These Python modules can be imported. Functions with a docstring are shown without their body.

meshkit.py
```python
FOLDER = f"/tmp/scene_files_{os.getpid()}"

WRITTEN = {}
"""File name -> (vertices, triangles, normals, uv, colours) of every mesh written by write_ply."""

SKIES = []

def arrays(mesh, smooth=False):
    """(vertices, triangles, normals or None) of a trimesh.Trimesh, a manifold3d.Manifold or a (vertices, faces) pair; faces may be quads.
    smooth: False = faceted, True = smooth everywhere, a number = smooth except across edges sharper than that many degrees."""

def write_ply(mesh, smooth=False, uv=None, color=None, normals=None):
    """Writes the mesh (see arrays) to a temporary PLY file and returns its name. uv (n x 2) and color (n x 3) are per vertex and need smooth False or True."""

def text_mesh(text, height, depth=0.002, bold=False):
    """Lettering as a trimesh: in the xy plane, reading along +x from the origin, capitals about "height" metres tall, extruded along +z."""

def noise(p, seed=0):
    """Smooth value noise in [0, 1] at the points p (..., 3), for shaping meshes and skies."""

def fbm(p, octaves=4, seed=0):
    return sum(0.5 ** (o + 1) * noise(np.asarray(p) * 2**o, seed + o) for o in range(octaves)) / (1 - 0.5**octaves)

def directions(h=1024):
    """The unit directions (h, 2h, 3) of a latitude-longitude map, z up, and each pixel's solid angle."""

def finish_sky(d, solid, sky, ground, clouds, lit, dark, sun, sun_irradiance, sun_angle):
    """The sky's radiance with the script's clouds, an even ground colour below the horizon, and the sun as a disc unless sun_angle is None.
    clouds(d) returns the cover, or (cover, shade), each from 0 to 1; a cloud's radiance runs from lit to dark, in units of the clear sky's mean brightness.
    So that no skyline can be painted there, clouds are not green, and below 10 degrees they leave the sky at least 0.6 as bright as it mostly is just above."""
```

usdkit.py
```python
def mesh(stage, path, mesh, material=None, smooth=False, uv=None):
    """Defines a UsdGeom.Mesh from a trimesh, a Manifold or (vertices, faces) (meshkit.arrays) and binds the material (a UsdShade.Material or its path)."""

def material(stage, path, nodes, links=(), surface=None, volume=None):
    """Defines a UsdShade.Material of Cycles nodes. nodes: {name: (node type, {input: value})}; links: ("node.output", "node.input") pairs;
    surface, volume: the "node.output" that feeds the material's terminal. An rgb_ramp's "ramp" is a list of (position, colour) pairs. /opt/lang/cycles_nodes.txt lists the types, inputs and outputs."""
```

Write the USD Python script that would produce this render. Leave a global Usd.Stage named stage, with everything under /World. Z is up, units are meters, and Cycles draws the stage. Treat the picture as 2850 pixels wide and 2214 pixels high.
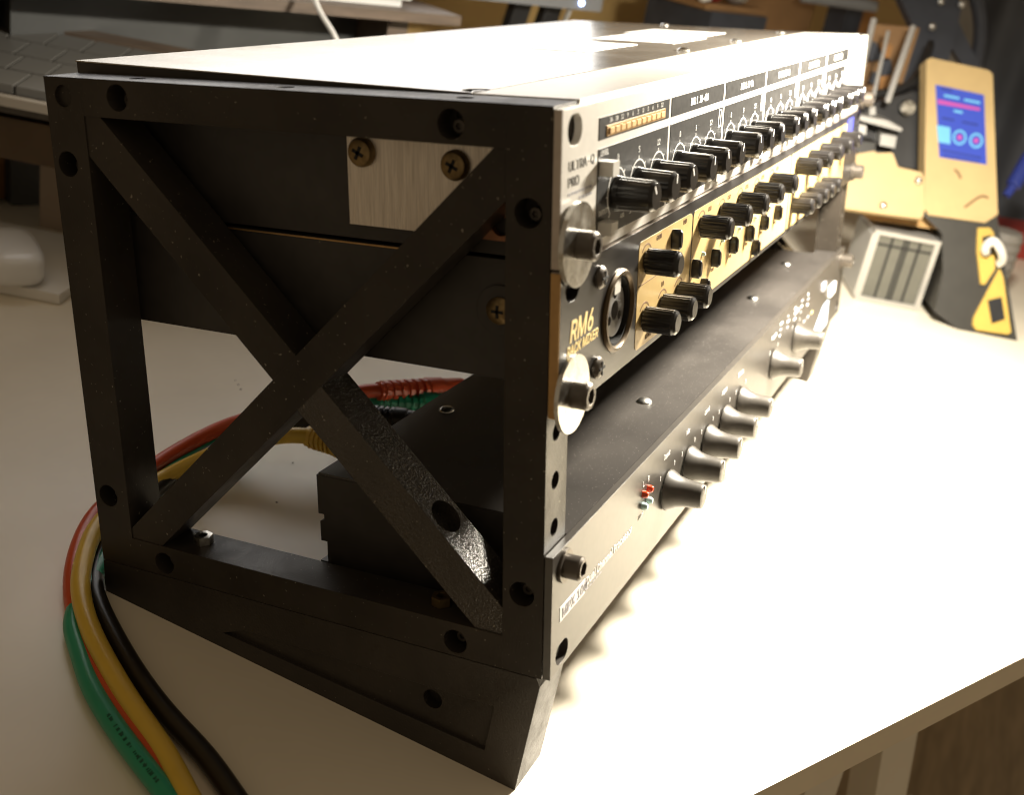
import math, random
import numpy as np, trimesh
import manifold3d as m3
from shapely.geometry import Polygon, LineString, box as sbox
from pxr import Usd, UsdGeom, UsdLux, UsdShade, Sdf, Gf
import usdkit, meshkit

random.seed(7); rng = np.random.default_rng(7)
stage = Usd.Stage.CreateInMemory()
UsdGeom.SetStageUpAxis(stage, 'Z'); UsdGeom.SetStageMetersPerUnit(stage, 1.0)
UsdGeom.Xform.Define(stage, '/World'); UsdGeom.Scope.Define(stage, '/World/Looks')

# ------------------------------------------------------------------ camera
CAM = np.array([-0.29094, -0.08451, 0.27761])
RIGHT = np.array([0.4281, -0.8870, 0.1732]); UP = np.array([0.3069, 0.3229, 0.8953]); FWD = np.array([0.8500, 0.3301, -0.4104])
FWD = FWD / np.linalg.norm(FWD); RIGHT = RIGHT - FWD * (RIGHT @ FWD); RIGHT /= np.linalg.norm(RIGHT); UP = np.cross(RIGHT, FWD)
cam = UsdGeom.Camera.Define(stage, '/World/Camera')
M = np.eye(4); M[0, :3], M[1, :3], M[2, :3], M[3, :3] = RIGHT, UP, -FWD, CAM
cam.AddTransformOp().Set(Gf.Matrix4d(*M.ravel().tolist()))
cam.CreateHorizontalApertureAttr(36.0); cam.CreateVerticalApertureAttr(36.0 * 796 / 1024)
cam.CreateFocalLengthAttr(36.0 * 3236.7 / 2850)
cam.CreateFStopAttr(13.0); cam.CreateFocusDistanceAttr(0.43)
cam.CreateClippingRangeAttr((0.02, 100.0))
cam.CreateExposureAttr(0.0)

# ------------------------------------------------------------------ light: a strong desk lamp above the front, weak warm room light
LAMP = 1.0
def rect_light(name, pos, aim, w, h, intensity, color):
    l = UsdLux.RectLight.Define(stage, '/World/' + name)
    z = np.array(pos, float) - np.array(aim, float); z /= np.linalg.norm(z)
    x = np.cross([0, 1, 0.001], z); x /= np.linalg.norm(x); y = np.cross(z, x)
    T = np.eye(4); T[0, :3], T[1, :3], T[2, :3], T[3, :3] = x, y, z, pos
    l.AddTransformOp().Set(Gf.Matrix4d(*T.ravel().tolist()))
    l.CreateWidthAttr(w); l.CreateHeightAttr(h); l.CreateIntensityAttr(intensity); l.CreateColorAttr(Gf.Vec3f(*color))
    return l
rect_light('desk_lamp_light', (0.335, -0.068, 0.325), (0.30, -0.06, 0.0), 0.07, 0.05, 950 * LAMP, (1.0, 0.92, 0.77))
rect_light('overhead_fill', (0.1, 0.9, 2.1), (0.1, 0.35, 0.0), 0.5, 0.5, 1.5, (1.0, 0.76, 0.46))  # unseen warm overhead light, added for soft shading
dome = UsdLux.DomeLight.Define(stage, '/World/room_light')
dome.CreateIntensityAttr(1.0)
dm = usdkit.material(stage, '/World/Looks/room_air', {'b': ('background_shader', {'color': (1.0, 0.78, 0.52), 'strength': 0.23})}, surface='b.background')
UsdShade.MaterialBindingAPI.Apply(dome.GetPrim()).Bind(dm)

# ------------------------------------------------------------------ materials
def mat(name, col, rough=0.5, metal=0.0, noise=0.0, nscale=400, bump=0.0, bscale=2000, bdist=0.0002, spec=0.5, stretch=None, bevel=0.0, emit=None, coat=0.0, trans=0.0, rvar=0.0, **kw):
    n = {'p': ('principled_bsdf', {'base_color': col, 'roughness': rough, 'metallic': metal, 'specular_ior_level': spec, 'coat_weight': coat, 'transmission_weight': trans, **kw})}
    l = []
    if emit: n['p'][1].update(emission_color=emit[0], emission_strength=emit[1])
    if noise or bump or rvar:
        n['tc'] = ('texture_coordinate', {}); src = 'tc.object'
        n['mp'] = ('mapping', {'scale': stretch or (1, 1, 1)}); l.append(('tc.object', 'mp.vector')); src = 'mp.vector'
    if noise:
        n['nz'] = ('noise_texture', {'scale': nscale, 'detail': 5.0, 'roughness': 0.6})
        c = np.array(col)
        n['rp'] = ('rgb_ramp', {'ramp': [(0.25, tuple(c * (1 - noise))), (0.75, tuple(np.minimum(c * (1 + noise), 1)))]})
        l += [(src, 'nz.vector'), ('nz.fac', 'rp.fac'), ('rp.color', 'p.base_color')]
    if rvar:
        n['rz'] = ('noise_texture', {'scale': nscale * 0.6, 'detail': 4.0})
        n['rm'] = ('map_range', {'from_min': 0.3, 'from_max': 0.7, 'to_min': max(rough - rvar, 0.03), 'to_max': rough + rvar})
        l += [(src, 'rz.vector'), ('rz.fac', 'rm.value'), ('rm.result', 'p.roughness')]
    if bevel:
        n['bv'] = ('bevel', {'samples': 2, 'radius': bevel})
    if bump:
        n['bz'] = ('noise_texture', {'scale': bscale, 'detail': 3.0})
        n['bm'] = ('bump', {'strength': bump, 'distance': bdist})
        l += [(src, 'bz.vector'), ('bz.fac', 'bm.height'), ('bm.normal', 'p.normal')]
        if bevel: l.append(('bv.bevel', 'bm.normal'))
    elif bevel: l.append(('bv.bevel', 'p.normal'))
    return usdkit.material(stage, '/World/Looks/' + name, n, l, surface='p.BSDF')

K = {
 'frame': None,
 'foot': None,
 'chassis': mat('black_steel', (0.034, 0.030, 0.027), 0.40, noise=0.3, nscale=80, bump=0.15, bscale=1800, bdist=0.0001, bevel=0.0004),
 'cover': mat('grey_metal_cover', (0.40, 0.37, 0.33), 0.17, metal=0.7, noise=0.05, nscale=60, spec=0.8, rvar=0.03),
 'dusty': None,
 'silver': mat('silver_panel_paint', (0.76, 0.73, 0.68), 0.35, metal=0.25, noise=0.05, nscale=300, bevel=0.0003),
 'edge': mat('bare_aluminium', (0.55, 0.49, 0.44), 0.42, metal=0.8, noise=0.1, nscale=200),
 'brushed': mat('brushed_aluminium', (0.74, 0.68, 0.61), 0.42, metal=0.75, noise=0.26, nscale=2200, stretch=(1, 1, 0.03), rvar=0.12),
 'warm_reflection': mat('aluminium_warm_reflection', (0.42, 0.20, 0.11), 0.42, metal=0.6, noise=0.15, nscale=300),  # aluminium with a warm reflection put into its colour
 'screen_black': mat('black_print', (0.026, 0.025, 0.024), 0.36, noise=0.6, nscale=500, bump=0.08, bscale=2500, bdist=0.0001),
 'black_panel': mat('black_anodised_panel', (0.022, 0.020, 0.019), 0.30, noise=0.3, nscale=500, stretch=(0.06, 1, 1), bump=0.1, bscale=2500, bdist=0.0001, bevel=0.0003),
 'brass_edge': mat('brass_edge', (0.50, 0.31, 0.13), 0.4, metal=0.7, noise=0.12, nscale=200),
 'gold': mat('gold_print', (0.50, 0.36, 0.16), 0.36, metal=0.25, noise=0.06, nscale=300, bump=0.05, bscale=2500, bdist=0.0001),
 'gold_ink': mat('gold_ink', (0.85, 0.66, 0.30), 0.5),
 'brown_ink': mat('brown_ink', (0.16, 0.09, 0.04), 0.6),
 'white_ink': mat('white_ink', (0.85, 0.84, 0.82), 0.5),
 'grey_ink': mat('grey_ink', (0.34, 0.33, 0.36), 0.5),
 'dark_ink': mat('dark_ink', (0.05, 0.045, 0.04), 0.5),
 'mpx_panel': mat('satin_black_panel', (0.046, 0.040, 0.034), 0.38, noise=0.2, nscale=300, bump=0.12, bscale=2500, bdist=0.0001, bevel=0.0003, spec=1.0),
 'knob': mat('black_knob_plastic', (0.012, 0.011, 0.011), 0.22, noise=0.2, nscale=300, bevel=0.0003),
 'knob_soft': mat('soft_black_knob', (0.060, 0.053, 0.045), 0.42, noise=0.2, nscale=300, bump=0.1, bscale=2500, bdist=0.0001),
 'steel': mat('zinc_steel', (0.62, 0.61, 0.58), 0.28, metal=1.0, noise=0.12, nscale=250, bump=0.08, bscale=500, bdist=0.0002, rvar=0.1),
 'black_bolt': mat('black_bolt', (0.11, 0.095, 0.08), 0.38, metal=0.6, noise=0.15, nscale=300, bevel=0.0004),
 'brass_screw': mat('brassy_screw', (0.24, 0.17, 0.08), 0.38, metal=0.85, noise=0.3, nscale=500, bevel=0.0004),
 'hole': mat('dark_hole', (0.008, 0.008, 0.008), 0.7),
 'bronze': mat('bronze_ring', (0.09, 0.06, 0.03), 0.35, metal=0.6, noise=0.2, nscale=300),
 'jack': mat('grey_jack_plastic', (0.16, 0.155, 0.15), 0.3, noise=0.2, nscale=300),
 'red_led': mat('red_led', (0.55, 0.06, 0.02), 0.15),
 'teal_led': mat('clear_led', (0.45, 0.62, 0.60), 0.12),
 'amber': mat('amber_led_cell', (0.75, 0.52, 0.28), 0.25),
 'button': mat('grey_button', (0.52, 0.50, 0.46), 0.4),
 'blue_print': mat('blue_print', (0.06, 0.07, 0.40), 0.4),
 'lightblue': mat('pale_blue_print', (0.55, 0.68, 0.86), 0.4),
 'table': mat('white_laminate', (0.80, 0.735, 0.61), 0.34, noise=0.035, nscale=22, bump=0.03, bscale=400, bdist=0.0003, rvar=0.04),
 'table_edge': mat('cream_edge', (0.82, 0.73, 0.57), 0.5, noise=0.05, nscale=20),
 'white_paint': mat('white_leg_paint', (0.82, 0.77, 0.66), 0.5),
 'floor': mat('brown_floor', (0.44, 0.36, 0.25), 0.5, noise=0.35, nscale=9, stretch=(1, 8, 1)),
 'wall': mat('ochre_wall', (0.52, 0.355, 0.14), 0.75, noise=0.08, nscale=6),
 'navy': mat('navy_cloth', (0.085, 0.092, 0.11), 0.8, noise=0.25, nscale=9),
 'navy_plastic': mat('navy_plastic', (0.050, 0.056, 0.074), 0.4, noise=0.2, nscale=60),
 'grey_far': mat('warm_grey_board', (0.20, 0.185, 0.165), 0.7, noise=0.1, nscale=10),
 'wood': mat('shelf_wood', (0.135, 0.10, 0.075), 0.5, noise=0.25, nscale=40, stretch=(1, 6, 6)),
 'darkwood': mat('dark_wood', (0.10, 0.062, 0.03), 0.55, noise=0.3, nscale=30),
 'board': mat('brown_board', (0.30, 0.17, 0.075), 0.65, noise=0.15, nscale=20),
 'orange_board': mat('orange_board', (0.42, 0.20, 0.06), 0.6, noise=0.12, nscale=20),
 'shelf_shade': mat('under_shelf_shade', (0.060, 0.062, 0.062), 0.45, noise=0.2, nscale=15),  # dark tone carries the shade beneath the shelf
 'keycap': mat('grey_keycap', (0.15, 0.145, 0.135), 0.45),
 'keybody': mat('grey_keyboard_body', (0.08, 0.07, 0.06), 0.45),
 'keyedge': mat('pale_keyboard_edge', (0.30, 0.265, 0.22), 0.4),
 'pinkleg': mat('pale_stand_leg', (0.36, 0.28, 0.21), 0.5),
 'white_plastic': mat('white_plastic', (0.80, 0.80, 0.80), 0.25),
 'paper': mat('white_paper', (0.78, 0.76, 0.72), 0.8),
 'bezel': mat('grey_bezel', (0.24, 0.25, 0.27), 0.4),
 'screen_white': mat('lit_white_screen', (0.8, 0.8, 0.8), 0.3, emit=((0.98, 0.98, 1.0), 1.5)),
 'led_blue': mat('blue_power_led', (0.5, 0.6, 1.0), 0.3, emit=((0.45, 0.6, 1.0), 14.0)),
 'yellow': mat('yellow_printed_plastic', (0.46, 0.335, 0.16), 0.5, noise=0.05, nscale=60),
 'yellow2': mat('yellow_insert', (0.50, 0.34, 0.07), 0.5, noise=0.05, nscale=60),
 'lcd': mat('lit_blue_screen', (0.02, 0.03, 0.2), 0.25, emit=((0.05, 0.09, 0.42), 0.9)),
 'lcd_light': mat('lit_pale_icon', (0.1, 0.3, 0.4), 0.25, emit=((0.14, 0.36, 0.60), 0.8)),
 'lcd_red': mat('lit_magenta_bar', (0.3, 0.05, 0.2), 0.25, emit=((0.34, 0.07, 0.28), 0.8)),
 'psu': mat('dark_grey_plastic', (0.032, 0.030, 0.026), 0.45, noise=0.15, nscale=80),
 'blackp': mat('black_plastic', (0.022, 0.022, 0.024), 0.35, noise=0.15, nscale=60),
 'chrome': mat('smooth_rod', (0.66, 0.66, 0.65), 0.3, metal=0.4),
 'boxmetal': mat('satin_box_metal', (0.50, 0.49, 0.47), 0.34, metal=0.5),
 'boxpane': mat('grey_box_front', (0.12, 0.118, 0.10), 0.35, noise=0.1, nscale=120),
 'redbox': mat('red_box', (0.34, 0.04, 0.03), 0.5),
 'bluehandle': mat('blue_handle', (0.03, 0.05, 0.28), 0.3),
 'c_red': mat('red_cable', (0.55, 0.075, 0.022), 0.34, noise=0.06, nscale=80),
 'c_green': mat('green_cable', (0.022, 0.29, 0.165), 0.34, noise=0.06, nscale=80),
 'green_ink': mat('dark_green_ink', (0.008, 0.10, 0.06), 0.5),
 'c_yellow': mat('yellow_cable', (0.66, 0.44, 0.06), 0.34, noise=0.06, nscale=80),
 'c_black': mat('black_cable', (0.018, 0.015, 0.011), 0.36, noise=0.2, nscale=80),
 'c_white': mat('white_cable', (0.72, 0.70, 0.66), 0.4),
}

K['dusty'] = usdkit.material(stage, '/World/Looks/dusty_black_top', {
    'tc': ('texture_coordinate', {}), 'n1': ('noise_texture', {'scale': 1300.0, 'detail': 2.0}), 'n2': ('noise_texture', {'scale': 25.0, 'detail': 4.0}),
    'r1': ('rgb_ramp', {'ramp': [(0.0, (0, 0, 0)), (0.675, (0, 0, 0)), (0.75, (0.30, 0.28, 0.26))]}),
    'r2': ('rgb_ramp', {'ramp': [(0.3, (0.030, 0.027, 0.025)), (0.7, (0.052, 0.047, 0.043))]}),
    'm': ('mix_color', {'blend_type': 'add', 'fac': 0.8}), 'p': ('principled_bsdf', {'roughness': 0.36, 'specular_ior_level': 0.7})},
    [('tc.object', 'n1.vector'), ('tc.object', 'n2.vector'), ('n1.fac', 'r1.fac'), ('n2.fac', 'r2.fac'), ('r2.color', 'm.a'), ('r1.color', 'm.b'), ('m.result', 'p.base_color')], surface='p.BSDF')

K['frame'] = usdkit.material(stage, '/World/Looks/black_frame_paint_speckled', {
    'tc': ('texture_coordinate', {}), 'n1': ('noise_texture', {'scale': 700.0, 'detail': 2.0}), 'n2': ('noise_texture', {'scale': 30.0, 'detail': 4.0}),
    'n3': ('noise_texture', {'scale': 1500.0, 'detail': 2.0}), 'n4': ('noise_texture', {'scale': 18.0, 'detail': 5.0, 'roughness': 0.7}),
    'r1': ('rgb_ramp', {'ramp': [(0.0, (0, 0, 0)), (0.7, (0, 0, 0)), (0.76, (0.22, 0.2, 0.16))]}),
    'r2': ('rgb_ramp', {'ramp': [(0.3, (0.0238, 0.0196, 0.0154)), (0.7, (0.0442, 0.0364, 0.0286))]}),
    'rm': ('map_range', {'from_min': 0.35, 'from_max': 0.65, 'to_min': 0.30, 'to_max': 0.52}),
    'bm': ('bump', {'strength': 0.35, 'distance': 0.0002}), 'bv': ('bevel', {'samples': 2, 'radius': 0.00025}),
    'm': ('mix_color', {'blend_type': 'add', 'fac': 0.9}), 'p': ('principled_bsdf', {'specular_ior_level': 0.26})},
    [('tc.object', 'n1.vector'), ('tc.object', 'n2.vector'), ('tc.object', 'n3.vector'), ('tc.object', 'n4.vector'), ('n1.fac', 'r1.fac'), ('n2.fac', 'r2.fac'), ('n4.fac', 'rm.value'), ('rm.result', 'p.roughness'),
     ('n3.fac', 'bm.height'), ('bv.bevel', 'bm.normal'), ('bm.normal', 'p.normal'), ('r2.color', 'm.a'), ('r1.color', 'm.b'), ('m.result', 'p.base_color')], surface='p.BSDF')
K['grain'] = usdkit.material(stage, '/World/Looks/black_grainy_brace', {
    'tc': ('texture_coordinate', {}), 'n1': ('noise_texture', {'scale': 700.0, 'detail': 2.0}), 'n2': ('noise_texture', {'scale': 30.0, 'detail': 4.0}),
    'n3': ('noise_texture', {'scale': 1250.0, 'detail': 2.0}), 'n4': ('noise_texture', {'scale': 45.0, 'detail': 5.0, 'roughness': 0.7}),
    'r1': ('rgb_ramp', {'ramp': [(0.0, (0, 0, 0)), (0.7, (0, 0, 0)), (0.76, (0.22, 0.2, 0.16))]}),
    'r2': ('rgb_ramp', {'ramp': [(0.3, (0.0238, 0.0196, 0.0154)), (0.7, (0.0442, 0.0364, 0.0286))]}),
    'rm': ('map_range', {'from_min': 0.35, 'from_max': 0.65, 'to_min': 0.14, 'to_max': 0.28}),
    'bm': ('bump', {'strength': 1.0, 'distance': 0.0005}), 'bv': ('bevel', {'samples': 2, 'radius': 0.00025}),
    'm': ('mix_color', {'blend_type': 'add', 'fac': 0.9}), 'p': ('principled_bsdf', {'specular_ior_level': 0.7})},
    [('tc.object', 'n1.vector'), ('tc.object', 'n2.vector'), ('tc.object', 'n3.vector'), ('tc.object', 'n4.vector'), ('n1.fac', 'r1.fac'), ('n2.fac', 'r2.fac'), ('n4.fac', 'rm.value'), ('rm.result', 'p.roughness'),
     ('n3.fac', 'bm.height'), ('bv.bevel', 'bm.normal'), ('bm.normal', 'p.normal'), ('r2.color', 'm.a'), ('r1.color', 'm.b'), ('m.result', 'p.base_color')], surface='p.BSDF')
K['foot'] = usdkit.material(stage, '/World/Looks/black_foot_paint_speckled', {
    'tc': ('texture_coordinate', {}), 'n1': ('noise_texture', {'scale': 600.0, 'detail': 2.0}), 'n2': ('noise_texture', {'scale': 30.0, 'detail': 4.0}),
    'n3': ('noise_texture', {'scale': 1200.0, 'detail': 2.0}), 'n4': ('noise_texture', {'scale': 45.0, 'detail': 5.0, 'roughness': 0.7}),
    'r1': ('rgb_ramp', {'ramp': [(0.0, (0, 0, 0)), (0.72, (0, 0, 0)), (0.78, (0.16, 0.14, 0.11))]}),
    'r2': ('rgb_ramp', {'ramp': [(0.3, (0.0238, 0.0196, 0.0154)), (0.7, (0.0442, 0.0364, 0.0286))]}),
    'rm': ('map_range', {'from_min': 0.35, 'from_max': 0.65, 'to_min': 0.30, 'to_max': 0.52}),
    'bm': ('bump', {'strength': 0.4, 'distance': 0.0003}), 'bv': ('bevel', {'samples': 2, 'radius': 0.00025}),
    'm': ('mix_color', {'blend_type': 'add', 'fac': 0.9}), 'p': ('principled_bsdf', {'specular_ior_level': 0.42})},
    [('tc.object', 'n1.vector'), ('tc.object', 'n2.vector'), ('tc.object', 'n3.vector'), ('tc.object', 'n4.vector'), ('n1.fac', 'r1.fac'), ('n2.fac', 'r2.fac'), ('n4.fac', 'rm.value'), ('rm.result', 'p.roughness'),
     ('n3.fac', 'bm.height'), ('bv.bevel', 'bm.normal'), ('bm.normal', 'p.normal'), ('r2.color', 'm.a'), ('r1.color', 'm.b'), ('m.result', 'p.base_color')], surface='p.BSDF')

# ------------------------------------------------------------------ helpers
used = {}
def number(parent, name):
    k = (parent, name); i = used.get(k, -1) + 1; used[k] = i
    return f'{parent}/{name}' + (f'_{i:03d}' if i else '')
def setp(p, label=None, cat=None, group=None, kind=None):
    for k, v in (('label', label), ('category', cat), ('group', group), ('kind', kind)):
        if v: p.SetCustomDataByKey(k, v)
def arr(m):
    v, f, _ = meshkit.arrays(m); return trimesh.Trimesh(v, f, process=False)
def obj(name, mesh, material, parent=None, smooth=False, unit=1.0, label=None, cat=None, group=None, kind=None):
    path = number(str(parent.GetPath()) if parent else '/World', name)
    m = arr(mesh) if not isinstance(mesh, trimesh.Trimesh) else mesh.copy()
    if unit != 1.0: m.apply_scale(unit)
    g = usdkit.mesh(stage, path, m, K[material], smooth=smooth)
    setp(g.GetPrim(), label, cat, group, kind)
    return g.GetPrim()
def thing(name, label, cat, loc=(0, 0, 0), rotx=0.0, rotz=0.0, group=None, kind=None):
    x = UsdGeom.Xform.Define(stage, number('/World', name))
    x.AddTranslateOp().Set(Gf.Vec3d(*map(float, loc)))
    if rotx: x.AddRotateXOp().Set(float(rotx))
    if rotz: x.AddRotateZOp().Set(float(rotz))
    setp(x.GetPrim(), label, cat, group, kind)
    return x.GetPrim()
def T(m, t): m = arr(m); m.apply_translation(t); return m
def cat(*ms): return trimesh.util.concatenate([arr(m) for m in ms])
def bx(x0, x1, y0, y1, z0, z1): return m3.Manifold.cube((x1 - x0, y1 - y0, z1 - z0)).translate((x0, y0, z0))
def ext(poly, h):
    """shapely polygon (or point list) -> Manifold extruded along +c"""
    p = Polygon(poly) if not hasattr(poly, 'exterior') else poly
    p = p if p.exterior.is_ccw else Polygon(list(p.exterior.coords)[::-1], [list(i.coords) for i in p.interiors])
    rings = [np.array(p.exterior.coords)[:-1]] + [np.array(i.coords)[:-1] for i in p.interiors]
    return m3.Manifold.extrude(m3.CrossSection(rings, m3.FillRule.EvenOdd), h)
def xf(m, A): return m.transform(np.hstack([np.array(A, float), np.zeros((3, 1))]))
def side(poly, x0, x1):   # polygon in (y, z), extruded in x
    return xf(ext(poly, x1 - x0), [[0, 0, 1], [1, 0, 0], [0, 1, 0]]).translate((x0, 0, 0))
def front(poly, y, t):    # polygon in (x, z), back at y, extruded t towards -y
    return xf(ext(poly, t), [[1, 0, 0], [0, 0, -1], [0, 1, 0]]).translate((0, y, 0))
def fmesh(tm, x, y, z):   # a trimesh modelled in xy with depth +z, stood on a front panel
    m = tm.copy(); v = m.vertices.copy(); m.vertices = np.stack([v[:, 0] + x, y - v[:, 2], v[:, 1] + z], 1); return m
def cyl(r, h, n=24, r2=None): return m3.Manifold.cylinder(h, r, r if r2 is None else r2, n)
def cyly(x, y, z, r, h, n=24):  # from y towards -y
    return xf(cyl(r, h, n), [[1, 0, 0], [0, 0, -1], [0, 1, 0]]).translate((x, y, z))
def cylx(x, y, z, r, h, n=24):  # from x towards +x
    return xf(cyl(r, h, n), [[0, 0, 1], [1, 0, 0], [0, 1, 0]]).translate((x, y, z))
def rev(profile, n=32):   # profile [(r, c)], c outward
    return trimesh.creation.revolve(np.array(profile, float), sections=n)
def rrect(x0, x1, z0, z1, r): return sbox(x0 + r, z0 + r, x1 - r, z1 - r).buffer(r, quad_segs=4)
def oval(cx, cz, w, h):
    r = h / 2; return LineString([(cx - (w / 2 - r), cz), (cx + (w / 2 - r), cz)]).buffer(r, quad_segs=8)
def fl(y, poly, t): return front(poly, y, t)
def text(s, h, bold=False, shear=0.0, squeeze=1.0, depth=0.14):
    m = meshkit.text_mesh(s, h, depth, bold); v = m.vertices.copy(); v[:, 0] = v[:, 0] * squeeze + shear * v[:, 1]; m.vertices = v; return m
def centred(m): m = m.copy(); m.apply_translation((-(m.bounds[0][0] + m.bounds[1][0]) / 2, 0, 0)); return m

MM = 0.001; A = math.radians(10.456); TZ = 46.803
def rack_to_world(p):
    p = np.asarray(p, float); c, s = math.cos(A), math.sin(A)
    return np.array([p[..., 0], c * p[..., 1] + s * p[..., 2], -s * p[..., 1] + c * p[..., 2] + TZ]).T * MM
def rthing(name, label, cat_, p0=(0, 0, 0), group=None):
    return thing(name, label, cat_, rack_to_world(np.array(p0)), -10.456, group=group)
def robj(name, mesh, material, parent, z0=0.0, **k):
    m = arr(mesh); m.apply_translation((0, 0, -z0)); return obj(name, m, material, parent, unit=MM, **k)
E1 = np.array([0.891, -0.454, 0]); N1 = np.array([0.454, 0.891, 0]); E1 /= np.linalg.norm(E1); N1 = np.array([-E1[1], E1[0], 0])
def den(e, n, z): return E1 * e + N1 * n + np.array([0, 0, z])
DROT = math.degrees(math.atan2(E1[1], E1[0]))
def px(u, v, d):   # measured direction of a spot in the photograph, at depth d (m) along the view
    return CAM + d * (FWD + RIGHT * (u - 1425) / 3236.7 - UP * (v - 1107) / 3236.7)

# ------------------------------------------------------------------ the setting
floor = obj('floor', trimesh.creation.box((6, 6, 0.02)).apply_translation((0.4, 0.6, -0.75)), 'floor', kind='structure', label='brown wooden floor under the desk', cat='floor')
wall = thing('wall', 'ochre wall behind the desk', 'wall', den(0, 0.80, -0.74), rotz=DROT, kind='structure')
obj('wall_face', trimesh.creation.box((5, 0.02, 2.6)).apply_translation((0.6, 0.01, 1.3)), 'wall', wall)

# desk: top with a cream edge band, white trestle under its near edge
desk = thing('desk', 'white laminate desk top with cream edge on white trestle legs', 'desk', den(0, -0.040, -0.74), rotz=DROT)
obj('table_top', trimesh.creation.box((2.6, 0.818, 0.014)).apply_translation((0.5, 0.411, 0.733)), 'table', desk)
obj('edge_band', trimesh.creation.box((2.6, 0.0020, 0.014)).apply_translation((0.5, 0.0010, 0.733)), 'table_edge', desk)
def bar(p, q, w, t):
    p, q = np.array(p, float), np.array(q, float); d = q - p; L = np.linalg.norm(d); d /= L
    s = np.cross(d, [0, 1, 0]); s = s / np.linalg.norm(s); u = np.cross(s, d)
    m = trimesh.creation.box((w, t, L)); R = np.eye(4); R[:3, 0], R[:3, 1], R[:3, 2], R[:3, 3] = s, u, d, (p + q) / 2
    m.apply_transform(R); return m

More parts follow.
